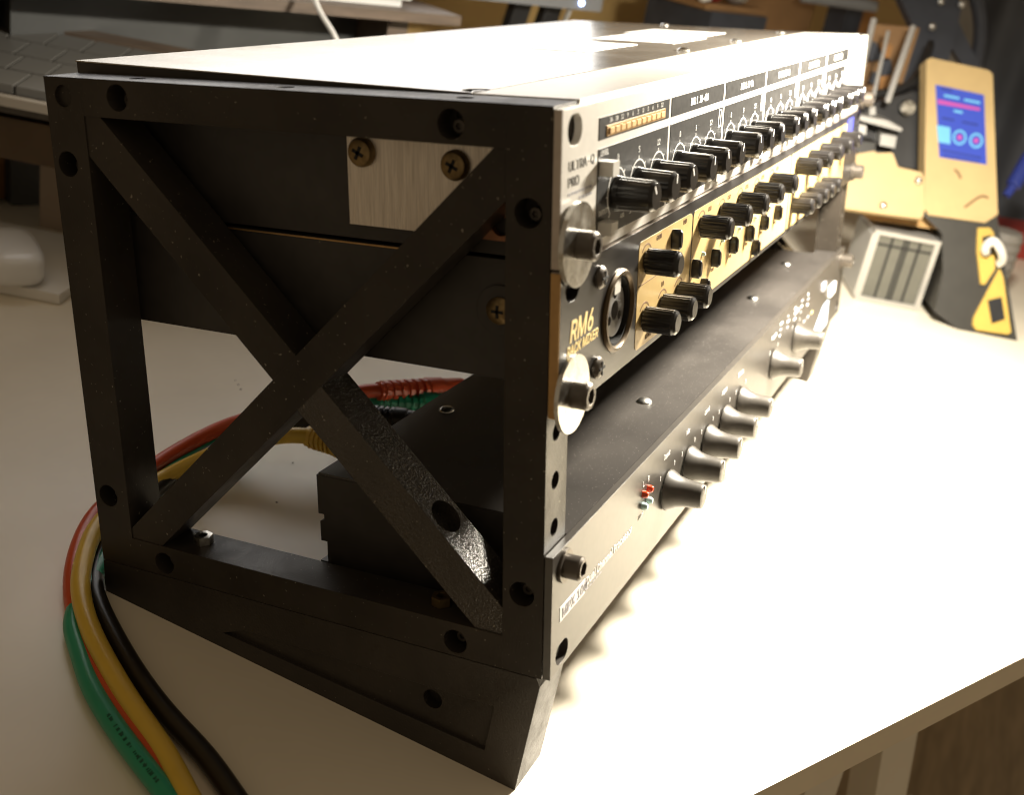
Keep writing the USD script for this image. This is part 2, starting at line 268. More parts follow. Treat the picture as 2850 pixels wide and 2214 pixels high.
# ------------------------------------------------------------------ the rack
W_, H_, D_, X_ = 482.6, 177.8, 182.7, 16.3
rack = rthing('equipment_rack', 'black four unit desktop rack frame with cross braced sides and wedge feet', 'rack')
HOLES = [(7.2, 149, 1), (31.3, 171.8, 1), (152, 172.8, 1), (176.3, 150, 1), (176.3, 28, 1), (152.5, 5.5, 1), (31.3, 5.6, 1), (7.6, 29.2, 1), (175, 172.2, 0)]
def side_frame(x0, x1, s):
    """s=+1: outer face at x0"""
    def drill(m, sel):
        for y, z, deep in HOLES:
            if sel(y, z):
                h = cylx(0, y, z, 4.3 if deep else 3.6, 9 if deep else 2.5, 20)
                m = m - (h.translate((x0 - 1, 0, 0)) if s > 0 else h.translate((x1 - 8, 0, 0)))
        return m
    # posts carry the rack holes on their front
    fp = side(sbox(0.3, 0.2, 14.2, 178.3), x0, x1)
    hx = x0 + 7.4 if s > 0 else x1 - 7.4
    for u in range(4):
        for dz in (6.35, 22.22, 38.1):
            fp = fp - cyly(hx, 8, u * 44.45 + dz, 2.9, 9, 16)
    robj('front_post', drill(fp, lambda y, z: y < 14), 'frame', rack)
    robj('rear_post', drill(side(sbox(167.0, 0.2, 182.7, 178.3), x0, x1), lambda y, z: y > 167), 'frame', rack)
    tr = side(sbox(14.2, 166.2, 167.0, 178.3), x0, x1)
    for y in (31, 92, 150): tr = tr - cyl(2.7, 6, 20).translate((x0 + 8, y, 172.5))
    robj('top_rail', drill(tr, lambda y, z: 14 < y < 167 and z > 90), 'frame', rack)
    robj('bottom_rail', drill(side(sbox(14.2, 0.2, 167.0, 12.5), x0, x1), lambda y, z: 14 < y < 167 and z < 90), 'frame', rack)
    # the slash brace runs through, the other one meets it from both sides; all stay 0.4 mm inside the posts' faces
    w = 6.9
    a0, a1 = np.array([162.0, 12.5]), np.array([14.2, 161.0])
    b0, b1 = np.array([167.0, 163.0]), np.array([14.2, 12.5])
    win = sbox(14.2, 12.5, 167.0, 166.2)
    slash = LineString([a0 + (a0 - a1) * .2, a1 + (a1 - a0) * .2]).buffer(w * 0.93, cap_style=2).intersection(win)
    back = LineString([b0 + (b0 - b1) * .2, b1 + (b1 - b0) * .2]).buffer(w, cap_style=2).intersection(win)
    robj('brace', side(slash, x0 + 0.4, x1 - 0.4), 'frame', rack)
    mid = LineString([a0 + (a0 - a1) * .2, a1 + (a1 - a0) * .2]).buffer(w * 0.93, cap_style=2)
    pieces = sorted(back.difference(mid).geoms, key=lambda g: g.centroid.y)
    for i, g in enumerate(pieces):
        m = side(g, x0 + 0.4, x1 - 0.4)
        if i == 0:   # a wide hole drilled into the sloping upper face near the front corner
            c = np.array([38.3, 46.2]); dr = np.array([-(b1 - b0)[1], (b1 - b0)[0]]); dr = dr / np.linalg.norm(dr); dr = dr if dr[1] > 0 else -dr
            drill_ = m3.Manifold.cylinder(14, 5.9, 5.9, 36)
            ax = np.array([0, dr[0], dr[1]]); sx = np.array([1.0, 0, 0]); sy = np.cross(ax, sx)
            m = m - xf(drill_, np.stack([sx, sy, ax], 1)).translate((x0 + 8, c[0] - dr[0] * 6, c[1] - dr[1] * 6))
        robj('brace', m, 'grain' if i == 0 else 'frame', rack)
    # screws sunk in the holes
    for y, z, deep in HOLES:
        if deep and s > 0:
            scr = cylx(0, y + .3, z - 1.2, 1.9, 2.2, 14) - cylx(-.3, y + .3, z - 1.2, 1.0, 1.4, 6)
            robj('sunk_screw', scr.translate((x0 + 5.4, 0, 0)), 'black_bolt', rack)
    # wedge foot with a shallow pocket
    f0, f1 = (x0, x0 + 21) if s > 0 else (x1 - 21, x1)
    poly = [(2.0, -0.1), (0.8, -3.0), (9.2, -45.9), (183.8, -13.7), (182.7, -0.1)]
    ft = side(poly, f0, f1)
    ft = ft - side([(17, -15.0), (20.5, -33.5), (128, -17.3), (118, -13.6)], f0 - 1 if s > 0 else f1 - 1.6, f0 + 1.6 if s > 0 else f1 + 1)
    ft = ft - (cylx(f0 + 1, 41, -20.5, 3.6, 5) if s > 0 else cylx(f1 - 6, 41, -20.5, 3.6, 5))
    robj('foot', ft, 'foot', rack)
    for y in (141, 41):
        nut = ext([(3.6 * math.cos(k * math.pi / 3 + .3), 3.6 * math.sin(k * math.pi / 3 + .3)) for k in range(6)], 3.2) - cyl(1.7, 9, 16).translate((0, 0, -2))
        robj('nut', nut.translate((x0 + 9 if s > 0 else x1 - 9, y, 12.6)), 'steel' if y > 100 else 'brass_screw', rack)
side_frame(0, X_, 1)
side_frame(W_ - X_, W_, -1)
robj('rear_crossbar', bx(X_, W_ - X_, 171, 179, 166, 170.8), 'frame', rack) if False else None

# ------------------------------------------------------------------ shared pieces of the units
def bolt(parent, x, y, z, z0, washer_r, wt=1.5, mat_='black_bolt', hr=4.3, hl=5.4):
    w = cyly(x, y, z, washer_r, wt, 48) - cyly(x, y + 1, z, 3.2, wt + 2, 20)
    robj('washer', w, 'steel' if washer_r > 9 else 'black_bolt', parent, z0)
    hd = m3.Manifold.cylinder(hl - 0.8, hr, hr, 36) + m3.Manifold.cylinder(0.8, hr, hr - 0.7, 36).translate((0, 0, hl - 0.8))
    hexp = [(2.6 * math.cos(k * math.pi / 3), 2.6 * math.sin(k * math.pi / 3)) for k in range(6)]
    hd = hd - ext(hexp, 5).translate((0, 0, hl - 4))
    b = robj('bolt', xf(hd, [[1, 0, 0], [0, 0, -1], [0, 1, 0]]).translate((x, y - wt, z)), mat_, parent, z0)
    robj('hex_socket', xf(ext(hexp, 0.2), [[1, 0, 0], [0, 0, -1], [0, 1, 0]]).translate((x, y - wt - hl + 3.9, z)), 'hole', b, z0)
def screw_head(parent, x, y, z, z0, r, mat_):
    prof = [(0, 0), (r, 0), (r, 0.9), (r * .8, 1.7), (r * .4, 2.1), (0, 2.2)]
    m = rev(prof, 20)
    s = robj('screw', fmesh(m, x, y, z), mat_, parent, z0, smooth=40)
    for a, b in ((r * .62, .35), (.35, r * .62)):
        robj('cross_slot', bx(x - a, x + a, y - 2.3, y - 2.0, z - b, z + b), 'hole', s, z0)
def fluted(r, L, n, depth):
    pts = []
    for k in range(n * 4):
        a = 2 * math.pi * k / (n * 4); rr = r - (depth if k % 4 >= 2 else 0); pts.append((rr * math.cos(a), rr * math.sin(a)))
    body = ext(pts, L - 1.6)
    cap = m3.Manifold.cylinder(0.9, r - depth * .4, r - .35, 40).translate((0, 0, L - 1.6)) + m3.Manifold.cylinder(0.7, r - .35, r - 1.3, 40).translate((0, 0, L - .7))
    return arr(body + cap)

# ------------------------------------------------------------------ parametric equaliser (top unit, silver)
Z0 = 133.35
eq = rthing('equaliser_unit', 'silver rack equaliser in the top slot with black printed blocks and knob row', 'equaliser', (0, 0, Z0))
FT = -2.4
pan = sbox(0.2, 133.9, 482.4, 177.5).difference(oval(9.0, 171.4, 10.5, 8.6)).difference(oval(473.6, 171.4, 10.5, 8.6)).difference(sbox(-1, 130, 6, 133.9))
robj('front_panel', front(pan, 0, 2.4), 'silver', eq, Z0)
robj('panel_edge', bx(-0.15, 0.2, -2.35, -0.05, 134.0, 177.4), 'edge', eq, Z0)
robj('front_lip', bx(18, 464.6, 0.1, 33.4, 172, 178.6), 'silver', eq, Z0)
robj('chassis', bx(20, 462.6, 0.2, 184, 131.2, 175.0), 'chassis', eq, Z0)
def slope(m):   # the cover rises a little towards the back
    m = arr(m); v = m.vertices.copy(); v[:, 2] += (v[:, 1] - 34) * .0215 - 2.85; m.vertices = v; return m
cov = bx(18, 464.6, 34.0, 186, 181.2, 181.6)
robj('cover_flange', slope(bx(18.25, 464.3, 34.2, 185.7, 176.45, 181.19) - cyl(5.6, 3, 32).translate((24.5, 34.5, 180.4))), 'chassis', eq, Z0)
cov = cov - cyl(5.6, 3, 32).translate((24.5, 34.5, 180.4))
robj('top_cover', slope(cov), 'cover', eq, Z0)
robj('cover_gap', bx(18.2, 464.4, 33.45, 33.95, 177.2, 178.5), 'hole', eq, Z0)
robj('cover_side', bx(17.8, 20, 78, 185.5, 170, 174.9), 'chassis', eq, Z0)
m = rev([(0, 0), (3.4, 0), (3.4, .8), (2.2, 1.6), (0, 1.9)], 20); m.apply_translation((24.5, 34.5, 179.9)); robj('cover_screw', slope(m), 'steel', eq, Z0, smooth=40)
for x, y in ((240, 40), (330, 40), (440, 42), (455, 120)):
    m = rev([(0, 0), (3, 0), (3, .7), (2, 1.4), (0, 1.7)], 16); m.apply_translation((x, y, 181.55)); robj('cover_screw', slope(m), 'steel', eq, Z0, smooth=40)
for x0, x1, y0, y1, sk in ((196, 262, 70, 96, 0), (286, 344, 60, 104, 1), (352, 404, 66, 110, 1)):
    s = robj('label_sticker', slope(bx(x0, x1, y0, y1, 181.62, 181.75)), 'white_ink', eq, Z0)
    if sk:
        for q in range(5): robj('print_line', slope(bx(x0 + 4, x1 - 8 - 5 * (q % 3), y0 + 5 + q * 7, y0 + 7.2 + q * 7, 181.76, 181.82)), 'dark_ink', s, Z0)
robj('side_bracket', side([(36, 136.3), (77, 136.3), (77, 174), (2.6, 174), (2.6, 152.3), (36, 152.3)], 17.2, 19.9), 'brushed', eq, Z0)
robj('bracket_reflection', side([(2.6, 136.1), (35.9, 136.1), (35.9, 152.1), (2.6, 152.1)], 17.4, 19.9) - cylx(16, 24, 140.5, 3.0, 6), 'warm_reflection', eq, Z0)  # same aluminium bracket continues here; its warm reflection is painted as copper tone
for y, z in ((71.3, 159.2), (38.8, 157.6)):
    s = rev([(0, 0), (4.6, 0), (4.6, 1.3), (3.9, 2.4), (1.9, 3.0), (0, 3.0)], 28)
    v = s.vertices.copy(); s.vertices = np.stack([17.2 - v[:, 2], v[:, 1] + y, v[:, 0] + z], 1); s.fix_normals()
    sc = robj('bracket_screw', s, 'brass_screw', eq, Z0, smooth=35)
    for a, b in ((2.1, .5), (.5, 2.1)):
        cr = bx(14.0, 14.3, -a, a, -b, b).rotate((25, 0, 0)).translate((0, y, z)); robj('cross_slot', cr, 'hole', sc, Z0)
# printed blocks
EX = [(26.9, 91.2), (93.8, 158.0), (160.9, 223.6), (226.6, 290.4), (293.4, 355.6), (358.6, 420.0)]
names = ['', 'BND 1  20-400', 'BND 2  50-1k', 'BND 3  200-4k', 'BND 4  600-12k', 'BND 5  1k-20k']
for i, (a, b) in enumerate(EX):
    robj('printed_block', front(sbox(a, 166.3, b, 172.7), FT, 0.18), 'screen_black', eq, Z0)
    robj('printed_block', front(sbox(a, 137.0, b, 163.8), FT, 0.18), 'screen_black', eq, Z0)
    if i:
        robj('lettering', fmesh(centred(text(names[i], 2.5, True, squeeze=.86)), (a + b) / 2, FT - .18, 168.2), 'white_ink', eq, Z0)
        ind = front(sbox(b - 5.6, 156.6, b - 2.4, 163.2).difference(sbox(b - 5.1, 157.1, b - 2.9, 162.7)), FT - .18, .15)
        robj('indicator_frame', ind, 'white_ink', eq, Z0)
        robj('small_button', bx(b - 13, b - 7.5, FT - 3.2, FT - .2, 137.2, 140.2), 'button', eq, Z0)
# level meter: eleven cells in a frame under printed numbers
robj('meter_frame', front(sbox(32.6, 166.9, 86.4, 169.9).difference(sbox(33.4, 167.5, 85.6, 169.3)), FT - .18, .3), 'brass_edge', eq, Z0)
for k in range(11):
    x = 34.2 + k * 4.68
    robj('meter_cell', bx(x, x + 3.4, FT - 1.0, FT - .2, 167.6, 169.2), 'amber', eq, Z0)
    robj('lettering', fmesh(centred(text(['24', '18', '12', '9', '6', '3', '0', '3', '6', '9', '12'][k], 1.35)), x + 1.95, FT - .18, 170.7), 'white_ink', eq, Z0)
# buttons at the left of the first block
robj('lettering', fmesh(text('LEVEL', 1.6), 28.4, FT - .18, 161.6), 'white_ink', eq, Z0)
robj('push_button', bx(27.8, 33.0, FT - 4.6, FT - .2, 156.0, 160.3), 'button', eq, Z0, label='silver square push button under the level print')
robj('push_button', bx(28.0, 33.6, FT - 4.6, FT - .2, 138.6, 142.4), 'button', eq, Z0)
robj('lettering', fmesh(text('IN/OUT', 1.5), 28.4, FT - .18, 144.0), 'white_ink', eq, Z0)
# knobs with dial arcs
kx = [43.3, 62.4, 81.5] + [104.6 + 66.0 * b + 19.0 * j for b in range(5) for j in range(3)]
def eq_knob_mesh(r):
    n = 60; pts = []
    for k in range(n):
        a = 2 * math.pi * k / n; rr = r * (1 - 0.055 * max(0, math.cos(a * 6)) ** 6); pts.append((rr * math.cos(a), rr * math.sin(a)))
    b = m3.Manifold.extrude(m3.CrossSection([pts]), 11.6, 4, 0, (0.92, 0.92)) + m3.Manifold.cylinder(1.2, r * .93, r * .78, 40).translate((0, 0, 11.6)) + m3.Manifold.cylinder(1.6, r * 1.06, r * 1.02, 40)
    return arr(b)
ek = eq_knob_mesh(5.2)
for i, x in enumerate(kx):
    r = 8.0
    ang = np.linspace(math.radians(-45), math.radians(225), 28)
    arc = Polygon(list(zip(r * np.cos(ang), r * np.sin(ang))) + list(zip((r - .45) * np.cos(ang[::-1]), (r - .45) * np.sin(ang[::-1]))))
    robj('dial_arc', front(Polygon(np.array(arc.exterior.coords) + (x, 148.6)), FT - .18, .13), 'white_ink', eq, Z0)
    ticks = []
    for k in range(7):
        a = math.radians(-45 + 45 * k); c, s_ = math.cos(a), math.sin(a)
        ticks.append(front(Polygon([(x + c * rr - s_ * w_, 148.6 + s_ * rr + c * w_) for rr, w_ in ((8.0, -.2), (9.0, -.2), (9.0, .2), (8.0, .2))]), FT - .18, .13))
    robj('dial_marks', cat(*ticks), 'white_ink', eq, Z0)
    robj('lettering', fmesh(centred(text(str([0, 5, 12][i % 3]) if i else '0', 1.9)), x, FT - .18, 158.6), 'white_ink', eq, Z0)
    robj('lettering', fmesh(centred(text(['20', '.5', '-15'][i % 3], 1.4)), x - 6.2, FT - .18, 140.2), 'white_ink', eq, Z0)
    robj('lettering', fmesh(centred(text(['400', '10', '+15'][i % 3], 1.4)), x + 5.6, FT - .18, 140.2), 'white_ink', eq, Z0)
    ek_ = ek.copy(); ek_.apply_transform(trimesh.transformations.rotation_matrix(rng.uniform(0, 6.28), [0, 0, 1])); ek_.apply_transform(trimesh.transformations.rotation_matrix(rng.normal(0, .018), [rng.normal(), rng.normal(), 0]))
    kn = robj('knob', fmesh(ek_, x, FT - .3, 148.6), 'knob', eq, Z0, smooth=35)
    tilt = (i * 37) % 70 - 35
    ln = bx(-.35, .35, FT - 13.3, FT - 12.95, 1.2, 4.1).rotate((0, tilt, 0)).translate((x, 0, 148.6))
    robj('pointer', ln, 'white_ink', kn, Z0)
robj('lettering', fmesh(text('ULTRA-Q', 2.7, squeeze=1.12), 4.8, FT, 160.4), 'dark_ink', eq, Z0)
robj('lettering', fmesh(text('PRO', 2.7, squeeze=1.12), 4.6, FT, 156.0), 'dark_ink', eq, Z0)
robj('fine_print', cat(*[front(sbox(5 + 2.6 * k, 153.6 + .15 * (k % 2), 6.9 + 2.6 * k, 154.4), FT, .1) for k in range(7)] + [front(sbox(13 + 2.6 * k, 151.6, 14.8 + 2.6 * k, 152.4), FT, .1) for k in range(4)]), 'grey_ink', eq, Z0)
bolt(eq, 8.9, -3.4, 139.6, Z0, 12.2)
bolt(eq, 473.7, -4.4, 139.6, Z0, 5.8)

# ------------------------------------------------------------------ rack mixer (second unit, black and gold)
Z0 = 88.9
mx = rthing('mixer_unit', 'black rack mixer with gold control fields marked RM6 below the silver unit', 'mixer', (0, 0, Z0))
FT = -3.0
pan = sbox(0.2, 89.3, 482.4, 132.9).difference(oval(9.0, 127.0, 10.5, 8.2)).difference(oval(473.6, 127.0, 10.5, 8.2)).difference(LineString([(47.5, 110.5), (47.5, 110.51)]).buffer(11.6))
robj('front_panel', front(pan, 0, 3.0), 'black_panel', mx, Z0)
robj('top_edge', bx(0.3, 482.3, -2.95, -0.1, 132.92, 133.15), 'edge', mx, Z0)
robj('panel_edge', bx(-0.15, 0.2, -2.95, -0.05, 89.4, 132.8), 'brass_edge', mx, Z0)
ch = side([(0.2, 91.7), (172, 91.7), (178, 95), (178, 130), (0.2, 130)], 19.6, 463)
robj('chassis', ch, 'chassis', mx, Z0)
m = rev([(0, 0), (4.4, 0), (4.4, 1.2), (2.4, 2.4), (0, 2.6)], 24); v = m.vertices.copy(); m.vertices = np.stack([19.6 - v[:, 2], v[:, 1] + 25, v[:, 0] + 114], 1); m.fix_normals()
sc = robj('chassis_screw', m, 'brass_screw', mx, Z0, smooth=35)
robj('screw_washer', cylx(18.9, 25, 114, 8, .8, 28), 'chassis', mx, Z0)
for a, b in ((2.0, .45), (.45, 2.0)): robj('cross_slot', bx(16.85, 17.2, 25 - a, 25 + a, 114 - b, 114 + b), 'hole', sc, Z0)
robj('chassis_highlight', bx(19.2, 19.62, 60, 128, 129.4, 129.9), 'brass_edge', mx, Z0)  # brass-coloured strip paints the highlight along the equaliser chassis bottom edge
# gold fields
for a, b in ((65.6, 124.4), (126.0, 288.0), (289.6, 437.0)):
    robj('gold_field', front(rrect(a, b, 91.4, 128.8, 2.4), FT, 0.15), 'gold', mx, Z0)
robj('blue_badge', front(rrect(440, 458, 118, 130.5, .8), FT, 0.2), 'blue_print', mx, Z0)
robj('field_line', front(Polygon([(66.4, 113.6), (96, 113.6), (96, 113.9), (66.4, 113.9)]), FT - .15, .1), 'brown_ink', mx, Z0)
robj('field_line', front(sbox(96, 110.6, 96.3, 113.9), FT - .15, .1), 'brown_ink', mx, Z0)
# combo socket
cx, cz = 47.5, 110.5
ring = fmesh(rev([(11.4, 0.0), (13.6, 0.0), (13.6, .5), (12.9, 1.3), (12.0, 1.3), (11.4, .5), (11.4, 0)], 48), cx, FT, cz)
jk = robj('combo_socket', ring, 'bronze', mx, Z0, smooth=40)
cup = cyly(cx, 6, cz, 11.4, 9, 40) - cyly(cx, 4, cz, 10.6, 12, 40)
robj('socket_cup', cup, 'hole', jk, Z0)
ins = cyly(cx, 5.5, cz, 8.6, 7.5, 36)
for k in range(3):
    a = math.radians(90 + 120 * k); ins = ins - cyly(cx + 5.2 * math.cos(a), 2, cz + 5.2 * math.sin(a), 1.5, 6, 14)
ins = ins - cyly(cx, 2, cz, 3.1, 6, 24)
robj('socket_insert', ins, 'jack', jk, Z0)
robj('release_latch', bx(cx - 2.6, cx + 2.6, FT - .4, 2, cz + 5.6, cz + 10.2).translate((0, .6, 0)), 'button', jk, Z0)
robj('socket_floor', cyly(cx, 6.4, cz, 11, .4, 32), 'hole', jk, Z0)
for z in (125.4, 96.6): screw_head(mx, 30.0, FT, z, Z0, 3.6, 'black_bolt')
# lettering
robj('lettering', fmesh(text('RM6', 6.2, True, shear=.2, squeeze=1.02), 7.0, FT, 110.6), 'gold_ink', mx, Z0)
robj('lettering', fmesh(text('RACK MIXER', 2.9, True, shear=.2, squeeze=1.0), 5.4, FT, 106.6), 'gold_ink', mx, Z0)
fk = fluted(4.45, 11.6, 20, .28); fs = fluted(4.0, 10.6, 18, .25)
def mx_knob(x, z, m=fk):
    m = m.copy(); m.apply_transform(trimesh.transformations.rotation_matrix(rng.uniform(0, 6.28), [0, 0, 1])); m.apply_transform(trimesh.transformations.rotation_matrix(rng.normal(0, .02), [rng.normal(), rng.normal(), 0]))
    k = robj('knob', fmesh(m, x, FT - .8, z), 'knob', mx, Z0, smooth=25)
    robj('knob_collar', cyly(x, FT - .16, z, 3.2, .7, 20), 'black_bolt', k, Z0)
    r = 6.0; ang = np.linspace(math.radians(40), math.radians(140), 14)
    arc = list(zip(x + r * np.cos(ang), z + r * np.sin(ang))) + list(zip(x + (r - .55) * np.cos(ang[::-1]), z + (r - .55) * np.sin(ang[::-1])))
    robj('dial_arc', front(Polygon(arc), FT - .15, .1), 'brown_ink', mx, Z0)
for x, z in ((73.2, 121.3), (73.8, 101), (93, 101), (111.5, 101)): mx_knob(x, z)
for k in range(5): mx_knob(136.4 + 27.9 * k, 121.6)
for k in range(5): mx_knob(302.5 + 29.0 * k, 121.8)
for k in range(5): mx_knob(299 + 18.3 * k, 102.3, fs)
def tall_button(x, z):
    pts = [(1.7 * math.cos(a), 3.7 * math.sin(a)) for a in np.linspace(0, 2 * math.pi, 24, endpoint=False)]
    b = m3.Manifold.extrude(m3.CrossSection([pts]), 2.8) + m3.Manifold.extrude(m3.CrossSection([pts]), .8, 1, 0, (.7, .75)).translate((0, 0, 2.8))
    robj('push_button', fmesh(arr(b), x, FT - .15, z), 'knob', mx, Z0, smooth=40)
tall_button(101.0, 123.3)
for k in range(6): tall_button(128.6 + 26.6 * k, 105.2 if k else 106.6)
for k in range(6): tall_button(142 + 26.6 * k, 96.2) if k in (0, 3) else None
for k in range(6):
    robj('indicator_light', fmesh(rev([(0, 0), (.9, 0), (.9, .8), (.5, 1.3), (0, 1.4)], 14), 140.8 + 27.0 * k, FT - .15, 109.8), 'teal_led', mx, Z0, smooth=40)
for x, z, s in ((83, 126.2, 'GAIN'), (113, 126.2, 'PAD'), (91, 108.2, 'LO'), (76, 93.0, 'LEVEL'), (108, 108.4, 'HI')):
    robj('lettering', fmesh(text(s, 1.7, squeeze=.9), x, FT - .15, z), 'brown_ink', mx, Z0)
for k in range(5): robj('lettering', fmesh(text('CH' + str(k + 1), 1.7), 144.5 + 27.9 * k, FT - .15, 125.6), 'brown_ink', mx, Z0)
for k in range(6): robj('lettering', fmesh(centred(text('PAN', 1.4)), 130 + 26.6 * k, FT - .15, 99.4), 'brown_ink', mx, Z0)
bolt(mx, 8.9, -3.1, 94.8, Z0, 12.0, wt=1.4)
bolt(mx, 473.7, -3.1, 94.8, Z0, 5.8)

# ------------------------------------------------------------------ effects processor (bottom unit, black)
Z0 = 0.0
fx = rthing('effects_unit', 'satin black dual channel effects processor in the bottom slot with flared knobs', 'effects unit', (0, 0, 0))
FT = -2.6
pan = sbox(0.2, 0.4, 482.4, 44.0).difference(oval(9.4, 6.0, 10.4, 7.6)).difference(oval(473.6, 6.0, 10.4, 7.6))
robj('front_panel', front(pan, 0, 2.6), 'mpx_panel', fx)
robj('panel_lip', bx(17.5, 465, 0.1, 13.2, 40.0, 43.95), 'dusty', fx)
body = side([(0.2, 2.2), (99.8, 2.2), (99.8, 8), (96.6, 8), (96.6, 16.2), (99.2, 16.2), (99.2, 24), (97.4, 25.0), (97.4, 27), (99.8, 27), (99.8, 42.3), (0.2, 42.3)], 24, 459)
body = body - bx(17, 470, -1, 13.3, 39.9, 50)
robj('chassis', body, 'chassis', fx)
robj('top_cover', bx(24.2, 458.8, 13.6, 99.0, 42.35, 43.2), 'dusty', fx)
for x, y in ((146, 19), (330, 20), (420, 22), (300, 88), (100, 88)):
    m = rev([(0, 0), (3.3, 0), (3.2, .5), (2.2, 1.3), (0, 1.7)], 20); m.apply_translation((x, y, 43.2)); robj('cover_screw', m, 'steel', fx, smooth=40)
prof = [(0, 0), (8.2, 0), (8.2, .9), (7.3, 2.4), (6.2, 4.6), (5.55, 7.2), (5.25, 10), (5.1, 13.4), (4.7, 14.4), (3.4, 14.8), (0, 14.6)]
fkn = rev(prof, 40)
kxs = [114.0, 141.3, 168.6, 195.6, 224.0, 290.0, 343.0]
for i, x in enumerate(kxs):
    k = robj('knob', fmesh(fkn, x, FT - .6, 20.4), 'knob_soft', fx, smooth=50)
    robj('pointer', bx(x - .3, x + .3, FT - 15.5, FT - 15.2, 21.5, 25), 'white_ink', k)
    t_ = ['Input', 'Mix', 'Level', 'Adjust', 'Effects', 'Program', 'Variation'][i]
    robj('lettering', fmesh(centred(text(t_, 2.1)), x - 2, FT, 35.0 if i != 3 else 35.2), 'white_ink', fx)
    for s_ in (-1, 1): robj('dial_mark', front(sbox(x + s_ * 8.8 - .25, 27.5, x + s_ * 8.8 + .25, 29.5), FT, .12), 'white_ink', fx)
for x in (84.6, 90.2):
    robj('signal_light', fmesh(rev([(0, 0), (1.5, 0), (1.5, 1.2), (1.0, 2.1), (0, 2.4)], 18), x, FT, 30.6), 'red_led', fx, smooth=40, label='red level light')
    robj('signal_light', fmesh(rev([(0, 0), (1.5, 0), (1.5, 1.2), (1.0, 2.1), (0, 2.4)], 18), x, FT, 25.8), 'teal_led', fx, smooth=40, label='clear pale level light')
    robj('lettering', fmesh(centred(text('L' if x < 87 else 'R', 2.2)), x, FT, 33.6), 'white_ink', fx)
robj('lettering', fmesh(centred(text('Level', 1.6)), 83, FT, 21.8), 'white_ink', fx)
plate = robj('title_plate', front(sbox(6.8, 18.0, 28.0, 23.4), FT, .14), 'white_ink', fx)
robj('lettering', fmesh(text('MPX 100', 3.4, True, squeeze=1.05), 8.2, FT - .14, 19.0), 'grey_ink', plate)
robj('lettering', fmesh(text('Dual Channel Processor', 2.9, True, squeeze=.98), 29.0, FT, 20.0), 'white_ink', fx)
robj('fine_print', cat(*[front(sbox(29 + 3 * k, 18.2, 31.2 + 3 * k, 18.7), FT, .1) for k in range(5)]), 'grey_ink', fx)
for k in range(5):
    for q in range(3):
        w_ = 3.2 + 1.4 * ((k + q) % 3)
        robj('key_legend', front(sbox(300 + 17 * k, 32.0 + 3.2 * q, 300 + 17 * k + w_, 33.0 + 3.2 * q), FT, .12), 'grey_ink' if (k + q) % 2 else 'white_ink', fx)
for k in range(3):
    for q in range(1): robj('legend_block', front(sbox(362 + 11 * k, 23 + 3.6 * q, 367.5 + 11 * k, 24.6 + 3.6 * q), FT, .12), 'gold_ink' if k == 2 else 'grey_ink', fx)
robj('blue_badge', front(Polygon([(386, 2.6), (441, 2.6), (441, 19), (424, 19)]), FT, .15), 'lightblue', fx)
robj('white_button', front(rrect(437, 455, 20.5, 27.5, .8), FT, 1.2), 'white_ink', fx)
robj('white_button', front(rrect(410, 420, 30.5, 35.5, .8), FT, 1.2), 'grey_ink', fx)
bolt(fx, 9.6, FT, 37.2, Z0, 5.6, wt=.9, hr=3.9, hl=5.6)
bolt(fx, 473.4, FT, 37.2, Z0, 6.0, wt=.9, hl=6.4)

# ------------------------------------------------------------------ cables
def spline(pts, n=12):
    from scipy.interpolate import CubicSpline
    p = np.array(pts, float); t = np.r_[0, np.cumsum(np.linalg.norm(np.diff(p, axis=0), axis=1) ** .5)]
    return CubicSpline(t, p)(np.linspace(0, t[-1], n * len(p)))
def tube(path, r, n=14):
    p = np.array(path, float); r = np.broadcast_to(r, len(p)); t = np.gradient(p, axis=0); t /= np.linalg.norm(t, axis=1, keepdims=True)
    a = np.cross(t, [0, 0, 1.0]); a /= np.linalg.norm(a, axis=1, keepdims=True) + 1e-12; b = np.cross(a, t)
    th = np.arange(n) * 2 * np.pi / n
    v = p[:, None] + r[:, None, None] * (np.cos(th)[None, :, None] * a[:, None] + np.sin(th)[None, :, None] * b[:, None])
    i, j = np.meshgrid(np.arange(len(p) - 1), np.arange(n), indexing='ij')
    q = np.stack([i * n + j, i * n + (j + 1) % n, (i + 1) * n + (j + 1) % n, (i + 1) * n + j], -1).reshape(-1, 4)
    f = np.vstack([q[:, [0, 1, 2]], q[:, [0, 2, 3]]]); V = v.reshape(-1, 3)
    caps = []
    for base, c in ((0, p[0]), ((len(p) - 1) * n, p[-1])):
        V = np.vstack([V, c]); k = len(V) - 1
        for j in range(n): caps.append([base + j, base + (j + 1) % n, k] if base else [base + (j + 1) % n, base + j, k])
    m = trimesh.Trimesh(V, np.vstack([f, caps]), process=False); m.fix_normals(); return m
def cable(name, color, label, pts, boot_pts, r=0.0036, boot=True):
    t = thing(name, label, 'cable', (0, 0, 0), group=None)
    obj('cord', tube(spline(pts), r), color, t, smooth=True)
    if boot:
        a, b = np.array(boot_pts[0]), np.array(boot_pts[1]); d = (b - a); L = np.linalg.norm(d); d /= L
        for k in range(6):   # ribbed strain relief
            c = a + d * L * (k / 11.0); obj('relief_ring', tube([c, c + d * L / 20], r * (1.45 + .04 * k)), color, t)
        core = tube([a - d * .002, a + d * L * .52], r * 1.3); obj('relief_core', core, color, t, smooth=30)
        obj('plug_sleeve', tube([a + d * L * x for x in (.5, .52, .7, .72, .96, 1)], [r * 1.5, r * 1.75, r * 1.75, r * 1.6, r * 1.6, r * 1.3], 20), color, t, smooth=30)
        obj('plug_tip', tube([b, b + d * .012], r * .85), 'steel', t, smooth=30)
    return t
